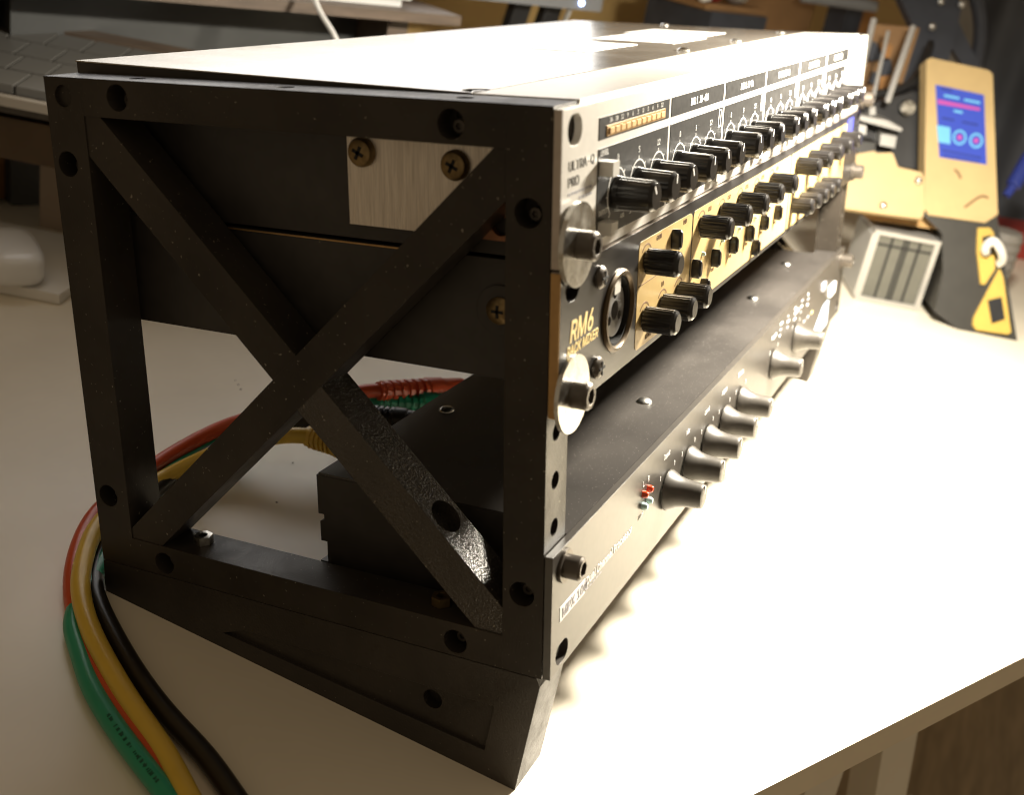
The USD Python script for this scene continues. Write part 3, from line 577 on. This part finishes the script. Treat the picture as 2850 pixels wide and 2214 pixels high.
def onz(u, v, z):
    d = FWD + RIGHT * (u - 1425) / 3236.7 - UP * (v - 1107) / 3236.7; return CAM + d * (z - CAM[2]) / d[2]
R_ = 0.0036
yb = [onz(868, 1217, .037), onz(1010, 1252, .040)]
cable('yellow_cable', 'c_yellow', 'yellow audio cable curling round the rear foot to the front edge, between red and black', [yb[0], onz(800, 1213, .036), onz(721, 1225, .031), onz(600, 1262, .022), onz(441, 1340, .010), onz(330, 1410, .012), onz(268, 1472, .012), onz(236, 1550, .011), onz(224, 1625, .010), onz(244, 1731, .009), onz(303, 1855, .008), onz(379, 1979, .007), onz(459, 2097, .006), onz(525, 2220, .006), onz(590, 2330, .006)], yb)
rb = [onz(1062, 1089, .036), onz(1290, 1083, .030)]
cable('red_cable', 'c_red', 'red audio cable lying mostly under the yellow one', [rb[0], onz(1020, 1090, .036), onz(920, 1110, .034), onz(824, 1137, .031), onz(700, 1165, .024), onz(589, 1205, .016), onz(440, 1290, .008), onz(330, 1372, .007), onz(262, 1440, .006), onz(215, 1540, .005), onz(203, 1640, .004), onz(222, 1747, .004), onz(268, 1866, .004), onz(334, 1973, .004), onz(404, 2065, .004), onz(480, 2165, .004), onz(560, 2280, .004)], rb)
gb = [onz(1060, 1118, .030), onz(1270, 1128, .027)]
cable('green_cable', 'c_green', 'green audio cable with printed cord, outermost at the lower left', [gb[0], onz(1010, 1113, .030), onz(920, 1128, .028), onz(840, 1152, .026), onz(700, 1190, .018), onz(560, 1260, .008), onz(440, 1345, .004), onz(350, 1440, .004), onz(292, 1540, .004), onz(255, 1620, .004), onz(215, 1690, .004), onz(205, 1752, .004), onz(222, 1815, .004), onz(254, 1909, .004), onz(331, 2038, .004), onz(412, 2146, .004), onz(470, 2220, .004), onz(540, 2310, .004)], gb)
gt_ = spline([onz(222, 1815, .004), onz(254, 1909, .004), onz(331, 2038, .004), onz(412, 2146, .004), onz(470, 2220, .004)], 30)
marks = []
for k in range(70, 138):
    if k % 9 in (0, 4, 5) or rng.random() < .25: continue
    c = gt_[k]; t_ = gt_[k + 1] - gt_[k - 1]; t_ /= np.linalg.norm(t_); vdir = CAM - c; vdir -= t_ * (vdir @ t_); vdir /= np.linalg.norm(vdir); sd = np.cross(t_, vdir)
    hgt = rng.uniform(.0004, .0008); L_ = .0002; p_ = c + vdir * R_ * 1.005 - sd * .0002
    for a_, b_ in ((0, hgt), (hgt * .5, .0003))[:1 + k % 2]:
        q_ = [p_ + sd * (a_ + e * b_) + t_ * f_ * L_ + vdir * g_ for g_ in (-.0004, .00006) for e in (-1, 1) for f_ in (-1, 1)]
        marks.append(trimesh.convex.convex_hull(np.array(q_)))
obj('printed_marks', trimesh.util.concatenate(marks), 'green_ink', stage.GetPrimAtPath('/World/green_cable'))
bb = [onz(1010, 1155, .034), onz(1180, 1182, .036)]
cable('black_cable', 'c_black', 'black audio cable on the table, nearest the wedge foot', [bb[0], onz(960, 1152, .033), onz(866, 1172, .030), onz(775, 1187, .026), onz(640, 1235, .018), onz(480, 1330, .010), onz(360, 1430, .005), onz(290, 1520, .004), onz(262, 1600, .004), onz(268, 1660, .004), onz(305, 1745, .004), onz(378, 1872, .004), onz(475, 2000, .004), onz(568, 2102, .004), onz(650, 2215, .004), onz(720, 2310, .004)], bb)

# ------------------------------------------------------------------ the desk's trestle
def loc_desk(P): d = np.asarray(P) - den(0, -0.040, -0.74); return np.array([d @ E1, d @ N1, d[2]])
for e in (0.20, 0.36):
    pass
obj('trestle_beam', trimesh.creation.box((0.62, 0.05, 0.035)).apply_translation((0.52, 0.13, 0.703)), 'white_paint', desk)
for p, q in (((0.30, 0.10, 0.70), (0.22, 0.04, 0.0)), ((0.34, 0.10, 0.70), (0.50, 0.06, 0.0)), ((0.40, 0.13, 0.70), (0.40, 0.42, 0.0)), ((0.22, 0.13, 0.70), (0.22, 0.40, 0.0))):
    obj('trestle_leg', bar(p, q, 0.035, 0.02), 'white_paint', desk)
obj('trestle_rail', bar((0.21, 0.10, 0.45), (0.48, 0.10, 0.45), 0.03, 0.02), 'white_paint', desk)

# ------------------------------------------------------------------ left background: shelf, keyboard, stand, small things
sh = thing('monitor_shelf', 'brown wooden shelf behind the rack', 'shelf', den(-0.06, 0.655, 0), rotz=DROT)
obj('shelf_board', trimesh.creation.box((0.78, 0.21, 0.0075)).apply_translation((0.0, 0.0, 0.1627)), 'wood', sh)
for x in (-0.36, 0.376): obj('shelf_support', trimesh.creation.box((0.018, 0.18, 0.1588)).apply_translation((x if x < 0 else 0.35, 0.01, 0.0794)), 'wood', sh)
obj('shade_box', trimesh.creation.box((0.36, 0.12, 0.15)).apply_translation((0.0, 0, 0)), 'shelf_shade') if False else None
db = obj('shade_block', arr(m3.Manifold.cube((0.265, 0.12, 0.155)).translate((0.018, 0.62, 0.001)) ).apply_transform(trimesh.transformations.rotation_matrix(math.radians(DROT), [0, 0, 1])), 'shelf_shade', label='dark grey block added for the shade under the brown shelf', cat='shade block')  # solid dark block standing in for the shaded space under the shelf
dc = obj('storage_box', arr(m3.Manifold.cube((0.32, 0.12, 0.155)).translate((-0.31, 0.625, 0.001))).apply_transform(trimesh.transformations.rotation_matrix(math.radians(DROT), [0, 0, 1])), 'darkwood', label='dark brown box at the far left behind the keyboard', cat='box')
wb = obj('white_box', arr(bx(-0.02, 0.292, 0.565, 0.70, 0.1725, 0.20) + bx(-0.015, 0.287, 0.57, 0.695, 0.1665, 0.1726)).apply_transform(trimesh.transformations.rotation_matrix(math.radians(DROT), [0, 0, 1])), 'white_plastic', label='white flat case lying on the brown shelf', cat='case')
obj('thin_lead', tube(spline([px(872, -40, .80), px(890, 30, .79), px(915, 72, .785), px(935, 108, .78), px(950, 170, .775)]), 0.0018), 'c_white', smooth=True, label='thin cream lead hanging in front of the dark shade block', cat='cable')
# keyboard on a raised stand
kA = px(0, 269, .70); kd = np.array([.355, -.935, 0]); kn_ = np.array([.935, .355, 0])
kb = thing('computer_keyboard', 'grey computer keyboard on a raised stand at the upper left', 'keyboard', kA, rotz=math.degrees(math.atan2(kd[1], kd[0])))
# local x along kd, y along kn_ (away), z up; tilt of the deck
sl = 0.16
def deck(m): m = arr(m); v = m.vertices.copy(); v[:, 2] += v[:, 1] * sl; m.vertices = v; return m
obj('body', deck(bx(-0.30, 0.155, 0.0, 0.125, -0.009, 0.0)), 'keybody', kb)
obj('front_edge', deck(bx(-0.30, 0.155, -0.004, 0.0, -0.0035, 0.0022)), 'keyedge', kb)
obj('rear_edge', deck(bx(-0.30, 0.155, 0.112, 0.125, 0.0003, 0.006)), 'wood', kb)
for r in range(4):
    for c in range(18):
        x = -0.296 + c * 0.0252 + (r % 2) * 0.008
        if x + .0235 < 0.153:
            b = m3.Manifold.cube((.0232, .0232, .005)).translate((x, 0.007 + r * 0.0258, 0.0004)); obj('key', deck(b), 'keycap', kb)
ks = thing('keyboard_stand', 'dark stand with a pale leg under the grey keyboard', 'stand', np.array([kA[0], kA[1], 0]), rotz=math.degrees(math.atan2(kd[1], kd[0])))
obj('apron', arr(bx(-0.30, 0.15, 0.012, 0.03, 0.058, 0.084)), 'darkwood', ks)
lb = onz(150, 640, 0.0); lbl = np.array([(lb - kA)[:2] @ kd[:2], (lb - kA)[:2] @ kn_[:2]])
obj('leg', arr(m3.Manifold.cube((.019, .012, .085)).translate((lbl[0] - .010, lbl[1], 0))), 'pinkleg', ks)
obj('leg_bracket', arr(side([(0, 0), (0.0, .03), (.02, .03)], 0, .02).translate((lbl[0] - .022, lbl[1] - .004, .052))), 'blackp', ks)
# orange-brown carton under the keyboard, mouse, paper pad
ca = onz(0, 575, 0.0)
obj('brown_carton', arr(bx(-0.16, 0.02, 0.06, 0.12, 0.001, 0.075)).apply_transform(trimesh.transformations.rotation_matrix(math.radians(DROT), [0, 0, 1])).apply_translation(ca - N1 * .045 - np.array([0, 0, 0])), 'orange_board', label='orange brown carton behind the white mouse at the far left', cat='carton')
pad = onz(70, 775, 0.004)
obj('notepad', arr(m3.Manifold.cube((.18, .10, .006)).translate((-.15, -.02, .0005))).apply_transform(trimesh.transformations.rotation_matrix(math.atan2(kd[1], kd[0]), [0, 0, 1])).apply_translation((pad[0], pad[1], 0)), 'paper', label='white pad of paper under the mouse', cat='notepad')
ms = trimesh.creation.icosphere(3, 1.0); v = ms.vertices.copy(); v[:, 2] = np.where(v[:, 2] < -.55, -.55, v[:, 2]); v = np.sign(v) * np.abs(v) ** .62 * (.017, .032, .012); ms.vertices = v
mp = onz(30, 728, 0.012)
ms.apply_transform(trimesh.transformations.rotation_matrix(-0.6, [0, 0, 1])); ms.apply_translation((mp[0], mp[1], 0.0068 + .0084))
mo = thing('computer_mouse', 'white rounded mouse at the left edge of the desk', 'mouse', (mp[0], mp[1], 0.0068))
ms.apply_translation((-mp[0], -mp[1], -0.0068)); obj('shell', ms, 'white_plastic', mo, smooth=True)

# monitor whose lit screen mirrors in the glossy cover
mon = thing('monitor', 'grey monitor with blue power light standing behind the rack', 'monitor', den(0.23, 0.612, 0), rotz=DROT)
obj('bezel', arr(bx(-0.285, 0.287, -0.012, 0.016, 0.1735, 0.515) - bx(-0.272, 0.274, -0.02, -0.008, 0.189, 0.503)), 'bezel', mon)
obj('screen', arr(bx(-0.272, 0.274, -0.0085, -0.0075, 0.189, 0.503)), 'screen_white', mon)
obj('power_light', arr(m3.Manifold.sphere(.0022, 16)).apply_translation((0.262, -0.0125, 0.1795)), 'led_blue', mon)
for x in (0.215, 0.250):
    obj('stand_leg', bar((x + .012, .02, .2), (x - .03, .02, 0.0), 0.018, 0.010), 'blackp', mon)
obj('stand_arm', bar((0.262, .0, .175), (0.235, 0.0, 0.09), 0.003, 0.003), 'chrome', mon)

# ------------------------------------------------------------------ right background
def plane_prism(pts, d, back, label=None):   # outline at depth d, real thickness along "back"
    P = np.array([px(u, v, d) for u, v in pts]); n = len(P); V = np.vstack([P, P + back])
    q = Polygon([(u, -v) for u, v in pts]); tri = trimesh.creation.triangulate_polygon(q, engine='earcut')
    c = np.array([(u, -v) for u, v in pts]); idx = [int(np.argmin(np.abs(c - w).sum(1))) for w in tri[0]]
    f = [[idx[a] for a in t] for t in tri[1]]; F = f + [[a + n for a in t[::-1]] for t in f]
    for i in range(n): j = (i + 1) % n; F += [[i, j, j + n], [i, j + n, i + n]]
    m = trimesh.Trimesh(V, F, process=False); m.fix_normals(); return m
HF = np.array([FWD[0], FWD[1], 0]); HF /= np.linalg.norm(HF)
d0 = 0.95
pr0 = np.array([0.715, -0.02, 0.0])
pt = thing('desktop_printer', 'small 3d printer with yellow reclined screen housing and dark base', '3d printer', pr0)
def pobj(name, mesh, material, parent=None, **k): m = arr(mesh).copy(); m.apply_translation(-pr0); return obj(name, m, material, parent or pt, **k)
hs = pobj('screen_housing', plane_prism([(2579, 166), (2592, 160), (2752, 195), (2763, 206), (2777, 597), (2742, 620), (2585, 598), (2572, 580)], d0, FWD * .016), 'yellow')
sc = pobj('screen', plane_prism([(2604, 235), (2739, 264), (2746, 458), (2615, 437)], d0 - .0006, FWD * .0008), 'lcd')
dd = d0 - .0010
pobj('red_bar', plane_prism([(2610, 276), (2727, 300), (2727, 308), (2610, 288)], dd, FWD * .0006), 'lcd_red', sc)
pobj('icon', plane_prism([(2608, 348), (2645, 355), (2645, 401), (2612, 395)], dd, FWD * .0006), 'lcd_light', sc)
for cx_, cy_ in ((2671, 382), (2717, 391)):
    ring_ = [(cx_ + 19 * math.cos(a), cy_ + 21 * math.sin(a)) for a in np.linspace(0, 2 * math.pi, 24, endpoint=False)]
    pobj('icon_disc', plane_prism(ring_, dd, FWD * .0006), 'lcd_light', sc)
    pobj('icon_ring', plane_prism([(cx_ + (u - cx_) * .72, cy_ + (v - cy_) * .72) for u, v in ring_], dd - .0004, FWD * .0006), 'lcd', sc)
    pobj('icon_dot', plane_prism([(cx_ + (u - cx_) * .36, cy_ + (v - cy_) * .36) for u, v in ring_], dd - .0008, FWD * .0006), 'lcd_red', sc)
for k, (u0, v0, w) in enumerate(((2620, 243, 30), (2628, 262, 42), (2684, 274, 44), (2655, 305, 24), (2622, 325, 34), (2678, 336, 44), (2622, 415, 110), (2625, 428, 100))):
    pobj('screen_text', plane_prism([(u0, v0), (u0 + w, v0 + w * .2), (u0 + w, v0 + w * .2 + 6), (u0, v0 + 6)], dd, FWD * .0005), 'lcd_light' if k in (1, 2, 3) else 'bluehandle', sc)
# small brown grooves below the screen
for pts_ in ([(2656, 472), (2664, 478), (2674, 497)], [(2684, 577), (2705, 562), (2730, 547), (2750, 552)]):
    pobj('groove', tube(spline([px(u, v, d0 - .0001) for u, v in pts_], 6), .0009), 'brown_ink', hs, smooth=True)
cl = pobj('screen_bracket', plane_prism([(2348, 580), (2350, 450), (2372, 430), (2434, 420), (2440, 426), (2478, 424), (2486, 428), (2499, 464), (2566, 480), (2572, 500), (2572, 590), (2566, 608), (2540, 606)], d0 - .012, FWD * .010), 'yellow')
for u, v in ((2556, 503), (2458, 572)):
    c = px(u, v, d0 - .0135); m = trimesh.creation.icosphere(2, .0032); m.apply_translation(c); pobj('bolt', m, 'steel', cl, smooth=True)
# dark base with the mains inlet, standing on the desk
psu = pobj('base_cover', plane_prism([(2560, 590), (2775, 602), (2832, 953), (2704, 946), (2600, 868), (2624, 760), (2622, 650)], d0 + .002, HF * .09), 'psu')
pobj('inlet_panel', plane_prism([(2722, 634), (2755, 634), (2766, 648), (2770, 748), (2742, 792), (2730, 790), (2720, 700)], d0 - .0005, FWD * .003), 'yellow2')
pobj('inlet_panel', plane_prism([(2782, 748), (2792, 770), (2814, 925), (2806, 931), (2718, 919), (2708, 905), (2710, 885)], d0 - .0005, FWD * .003), 'yellow2')
pobj('mains_socket', plane_prism([(2735, 660), (2758, 654), (2768, 705), (2745, 716)], d0 - .002, FWD * .0025), 'blackp')
pobj('power_switch', plane_prism([(2750, 836), (2788, 827), (2797, 888), (2762, 900)], d0 - .002, FWD * .0025), 'blackp')
pobj('mains_lead', tube(spline([px(2745, 702, .945), px(2748, 682, .938), px(2764, 672, .934), px(2782, 690, .936), px(2790, 722, .945), px(2778, 735, .951)]), .0034), 'c_white', smooth=True)
# gantry: rods, black carriage, wooden back plate
for a, b in (((2432, 55), (2372, 300)), ((2472, 88), (2428, 280)), ((2541, 75), (2470, 282))):
    pobj('smooth_rod', tube([px(*a, .99), px(*b, .955)], .0026 if a[0] != 2472 else .0016), 'chrome', smooth=True)
pobj('back_plate', plane_prism([(2424, 66), (2560, 78), (2490, 300), (2370, 300)], 1.02, HF * .008), 'board')
for pts_ in ([(2415, 110), (2440, 118), (2455, 165), (2420, 170)], [(2452, 170), (2480, 165), (2484, 205), (2455, 212)], [(2430, 200), (2450, 205), (2440, 235), (2418, 230)]):
    pobj('plate_cutout', plane_prism(pts_, 1.012, HF * .006), 'navy_plastic')
for pts_ in ([(2450, 120), (2485, 126), (2476, 160), (2458, 160)], [(2450, 212), (2476, 210), (2468, 250), (2448, 250)]):
    pobj('orange_part', plane_prism(pts_, 1.012, HF * .006), 'orange_board')
pobj('carriage', plane_prism([(2386, 300), (2440, 285), (2540, 255), (2575, 262), (2572, 475), (2500, 462), (2484, 424), (2400, 432), (2378, 410)], .975, HF * .05), 'blackp')
pobj('carriage_plate', plane_prism([(2386, 320), (2470, 335), (2512, 358), (2508, 366), (2384, 332)], .955, HF * .02), 'boxmetal')
for pts_ in ([(2388, 345), (2412, 350), (2410, 375), (2386, 370)], [(2452, 372), (2496, 380), (2490, 412), (2448, 404)], [(2420, 300), (2436, 296), (2438, 318), (2420, 322)]):
    pobj('motor_part', plane_prism(pts_, .960, HF * .018), 'boxmetal')
pobj('pulley', cylx(0, 0, 0, .006, .006, 20).rotate((0, 0, 20)).translate(tuple(px(2528, 300, .965))), 'steel')
pobj('wire_loom', tube(spline([px(2400, 300, .965), px(2440, 262, .97), px(2500, 250, .98), px(2560, 200, 1.0), px(2590, 120, 1.03)]), .0032), 'blackp', smooth=True)
pobj('cable_clip', plane_prism([(2370, 420), (2395, 392), (2438, 398), (2430, 432)], .958, HF * .02), 'psu')
pobj('bed_edge', plane_prism([(2380, 585), (2570, 606), (2700, 640), (2700, 655), (2560, 632), (2420, 612)], .962, HF * .03), 'brass_edge')

# finned silver box on the desk
g0, g1 = onz(2377, 834, 0.0), onz(2555, 868, 0.0)
gd = g1 - g0; gw = np.linalg.norm(gd); gang = math.degrees(math.atan2(gd[1], gd[0]))
gb_ = thing('finned_box', 'small silver box with ribbed side and slotted grey front on the desk', 'box', g0, rotz=gang)
gh, gdp, t_ = 0.0615, 0.056, 0.0042
obj('frame_bar', bx(0, gw, 0, gdp, 0.0005, t_), 'boxmetal', gb_)
obj('frame_bar', bx(0, gw, 0, gdp, gh - t_ * .8, gh), 'boxmetal', gb_)
obj('frame_bar', bx(gw - t_, gw, 0.0002, gdp - .0002, t_, gh - t_ * .8), 'boxmetal', gb_)
obj('frame_bar', bx(.0016, t_, 0.0002, gdp - .0002, t_, gh - t_ * .8), 'boxmetal', gb_)
for k in range(14): obj('side_rib', bx(-0.0016, 0.0016, .001 + k * .004, .0028 + k * .004, t_, gh - t_ * .8), 'boxmetal', gb_)
obj('front_pane', bx(t_, gw - t_, .003, .005, t_, gh - t_ * .8), 'boxpane', gb_)
for x in (.30, .49, .545, .72): obj('slot', bx(gw * x - .0009, gw * x + .0009, .0022, .0034, t_ + .0003, gh - t_ * .8 - .0003), 'hole', gb_)
obj('slot', bx(t_ + .0003, gw - t_ - .0003, .0023, .0033, gh - .0125, gh - .0110), 'hole', gb_)

# far things above the rack's top edge
def dbox(name, e0, e1, n0, n1, z0, z1, material, **k):
    return obj(name, arr(bx(e0, e1, n0, n1, z0, z1)).apply_transform(trimesh.transformations.rotation_matrix(math.radians(DROT), [0, 0, 1])), material, **k)
dbox('brown_board', 0.745, 0.862, 0.64, 0.655, 0.001, 0.34, 'board', label='brown board leaning upright behind the right end of the rack', cat='board')
dbox('dark_case', 0.66, 0.742, 0.60, 0.69, 0.001, 0.1845, 'navy_plastic', label='dark case with small parts on it, left of the brown board', cat='case')
pb = thing('parts_tray', 'pale tray with red and white bits on the dark case', 'tray', den(0.70, 0.64, 0.1847), rotz=DROT)
obj('tray', arr(bx(-.045, .045, -.035, .035, 0, .006)), 'board', pb)
for i, (x, y, r, mm_) in enumerate(((-.045, -.03, .009, 'white_plastic'), (-.02, -.02, .008, 'redbox'), (.01, -.02, .015, 'boxmetal'), (.03, 0, .012, 'white_plastic'), (-.03, .01, .01, 'orange_board'))):
    m = trimesh.creation.icosphere(2, r); m.apply_translation((x, y, .006 + r)); obj('small_part', m, mm_, pb, smooth=True)
dbox('dark_post', 0.866, 0.895, 0.60, 0.625, 0.001, 0.36, 'navy_plastic', label='dark upright post right of the brown board', cat='post')
obj('grey_rail', tube([px(2230, -12, 1.2), px(2440, 18, 1.2)], .006), 'bezel', smooth=True, label='grey metal rail across the top behind the rack', cat='rail')
dbox('orange_panel', 0.897, 0.945, 0.62, 0.635, 0.001, 0.30, 'orange_board', label='orange brown panel between the dark post and the rods', cat='panel')
bt = thing('backdrop_cloth', 'dark navy cloth hanging at the right behind the printer', 'cloth', px(2800, 300, 1.35))
def wavy(p0, p1, z0, z1, amp, nx=60, nz=8):
    P = []; side_ = np.cross((p1 - p0) / np.linalg.norm(p1 - p0), [0, 0, 1])
    for j in range(nz):
        for i in range(nx):
            s = i / (nx - 1); P.append(p0 + (p1 - p0) * s + np.array([0, 0, z0 + (z1 - z0) * j / (nz - 1)]) + side_ * amp * (math.sin(s * 31) + .6 * math.sin(s * 13 + 1)))
    P = np.array(P); F = []
    for j in range(nz - 1):
        for i in range(nx - 1): a = j * nx + i; F += [[a, a + 1, a + nx + 1], [a, a + nx + 1, a + nx]]
    n = len(P); F = np.array(F); back = side_ * .004
    return trimesh.Trimesh(np.vstack([P, P + back]), np.vstack([F, F[:, ::-1] + n]), process=False)
p0 = px(2520, 300, 1.36); p1 = px(3300, 420, 1.25); o = np.array(px(2800, 300, 1.35))
p0[2] = p1[2] = 0
m = wavy(p0, p1, 0.002, 0.75, .010); m.apply_translation(-o); obj('cloth', m, 'navy', bt, smooth=True)
# navy bracket with bolts and a looped hose, grey board behind it
dbk = thing('navy_bracket', 'dark navy bracket with three bright bolts above the yellow screen', 'bracket', px(2600, 170, 1.06))
o2 = px(2600, 170, 1.06)
def oobj(name, m, mt, par, o): m = arr(m).copy(); m.apply_translation(-o); return obj(name, m, mt, par)
oobj('plate', plane_prism([(2488, -40), (2690, -40), (2668, 60), (2640, 170), (2560, 215), (2520, 290), (2470, 300), (2545, 80)], 1.06, HF * .03), 'navy_plastic', dbk, o2)
for u, v in ((2676, 12), (2594, 74), (2618, 4)):
    m = trimesh.creation.icosphere(2, .0035); m.apply_translation(px(u, v, 1.056)); oobj('bolt', m, 'steel', dbk, o2)
oobj('strut', plane_prism([(2640, 120), (2668, 60), (2742, 215), (2700, 215)], 1.065, HF * .02), 'navy_plastic', dbk, o2)
obj('navy_hose', tube(spline([px(2690, -60, 1.10), px(2716, 0, 1.10), px(2728, 80, 1.10), px(2718, 160, 1.10), px(2690, 230, 1.10)]), .0065), 'navy_plastic', smooth=True, label='thick dark hose curving beside the bolted navy bracket', cat='hose')
obj('grey_board', plane_prism([(2600, -40), (2730, -40), (2735, 220), (2600, 220)], 1.25, HF * .01), 'grey_far', label='warm grey board seen between the bracket and the hose', cat='board')
rd = onz(2870, 740, 0.0) + HF * .05
obj('red_box', arr(bx(-.05, .06, -.03, .03, .0005, .028)).apply_transform(trimesh.transformations.rotation_matrix(math.radians(-60), [0, 0, 1])).apply_translation((rd[0], rd[1], 0)), 'redbox', label='red box at the right edge behind the printer base', cat='box')
gt = px(2800, 640, 1.03)
obj('ribbed_pot', arr(rev([(0, 0), (.016, 0)] + [(.016 + .0012 * (k % 2), .004 + .004 * k) for k in range(14)] + [(.015, .062), (0, .062)], 24)).apply_translation((gt[0], gt[1], 0.001)), 'grey_far', label='grey ribbed pot behind the yellow screen at the right', cat='pot')
obj('blue_tool', tube(spline([px(2800, 545, 1.06), px(2830, 500, 1.06), px(2852, 460, 1.06), px(2880, 420, 1.06)]), [.004] * 10 + [.007] * 38), 'bluehandle', smooth=True, label='blue handled tool leaning at the right edge', cat='tool')

# crumbs and specks of dust lying on the desk
cr = []
spots = [(663, 1072), (670, 1085), (655, 1060), (815, 1290), (770, 1400), (2790, 1030), (2800, 1036), (2815, 965)]
for u, v in spots:
    p = onz(u, v, 0.0); m = trimesh.creation.icosphere(0, 1.0); m.apply_scale((rng.uniform(.0003, .0008), rng.uniform(.0003, .0007), .00025)); m.apply_translation(p + np.array([0, 0, .0002])); cr.append(m)
obj('desk_crumbs', trimesh.util.concatenate(cr), 'darkwood', label='tiny dark crumbs and dust specks scattered on the white desk', cat='crumbs', kind='stuff')
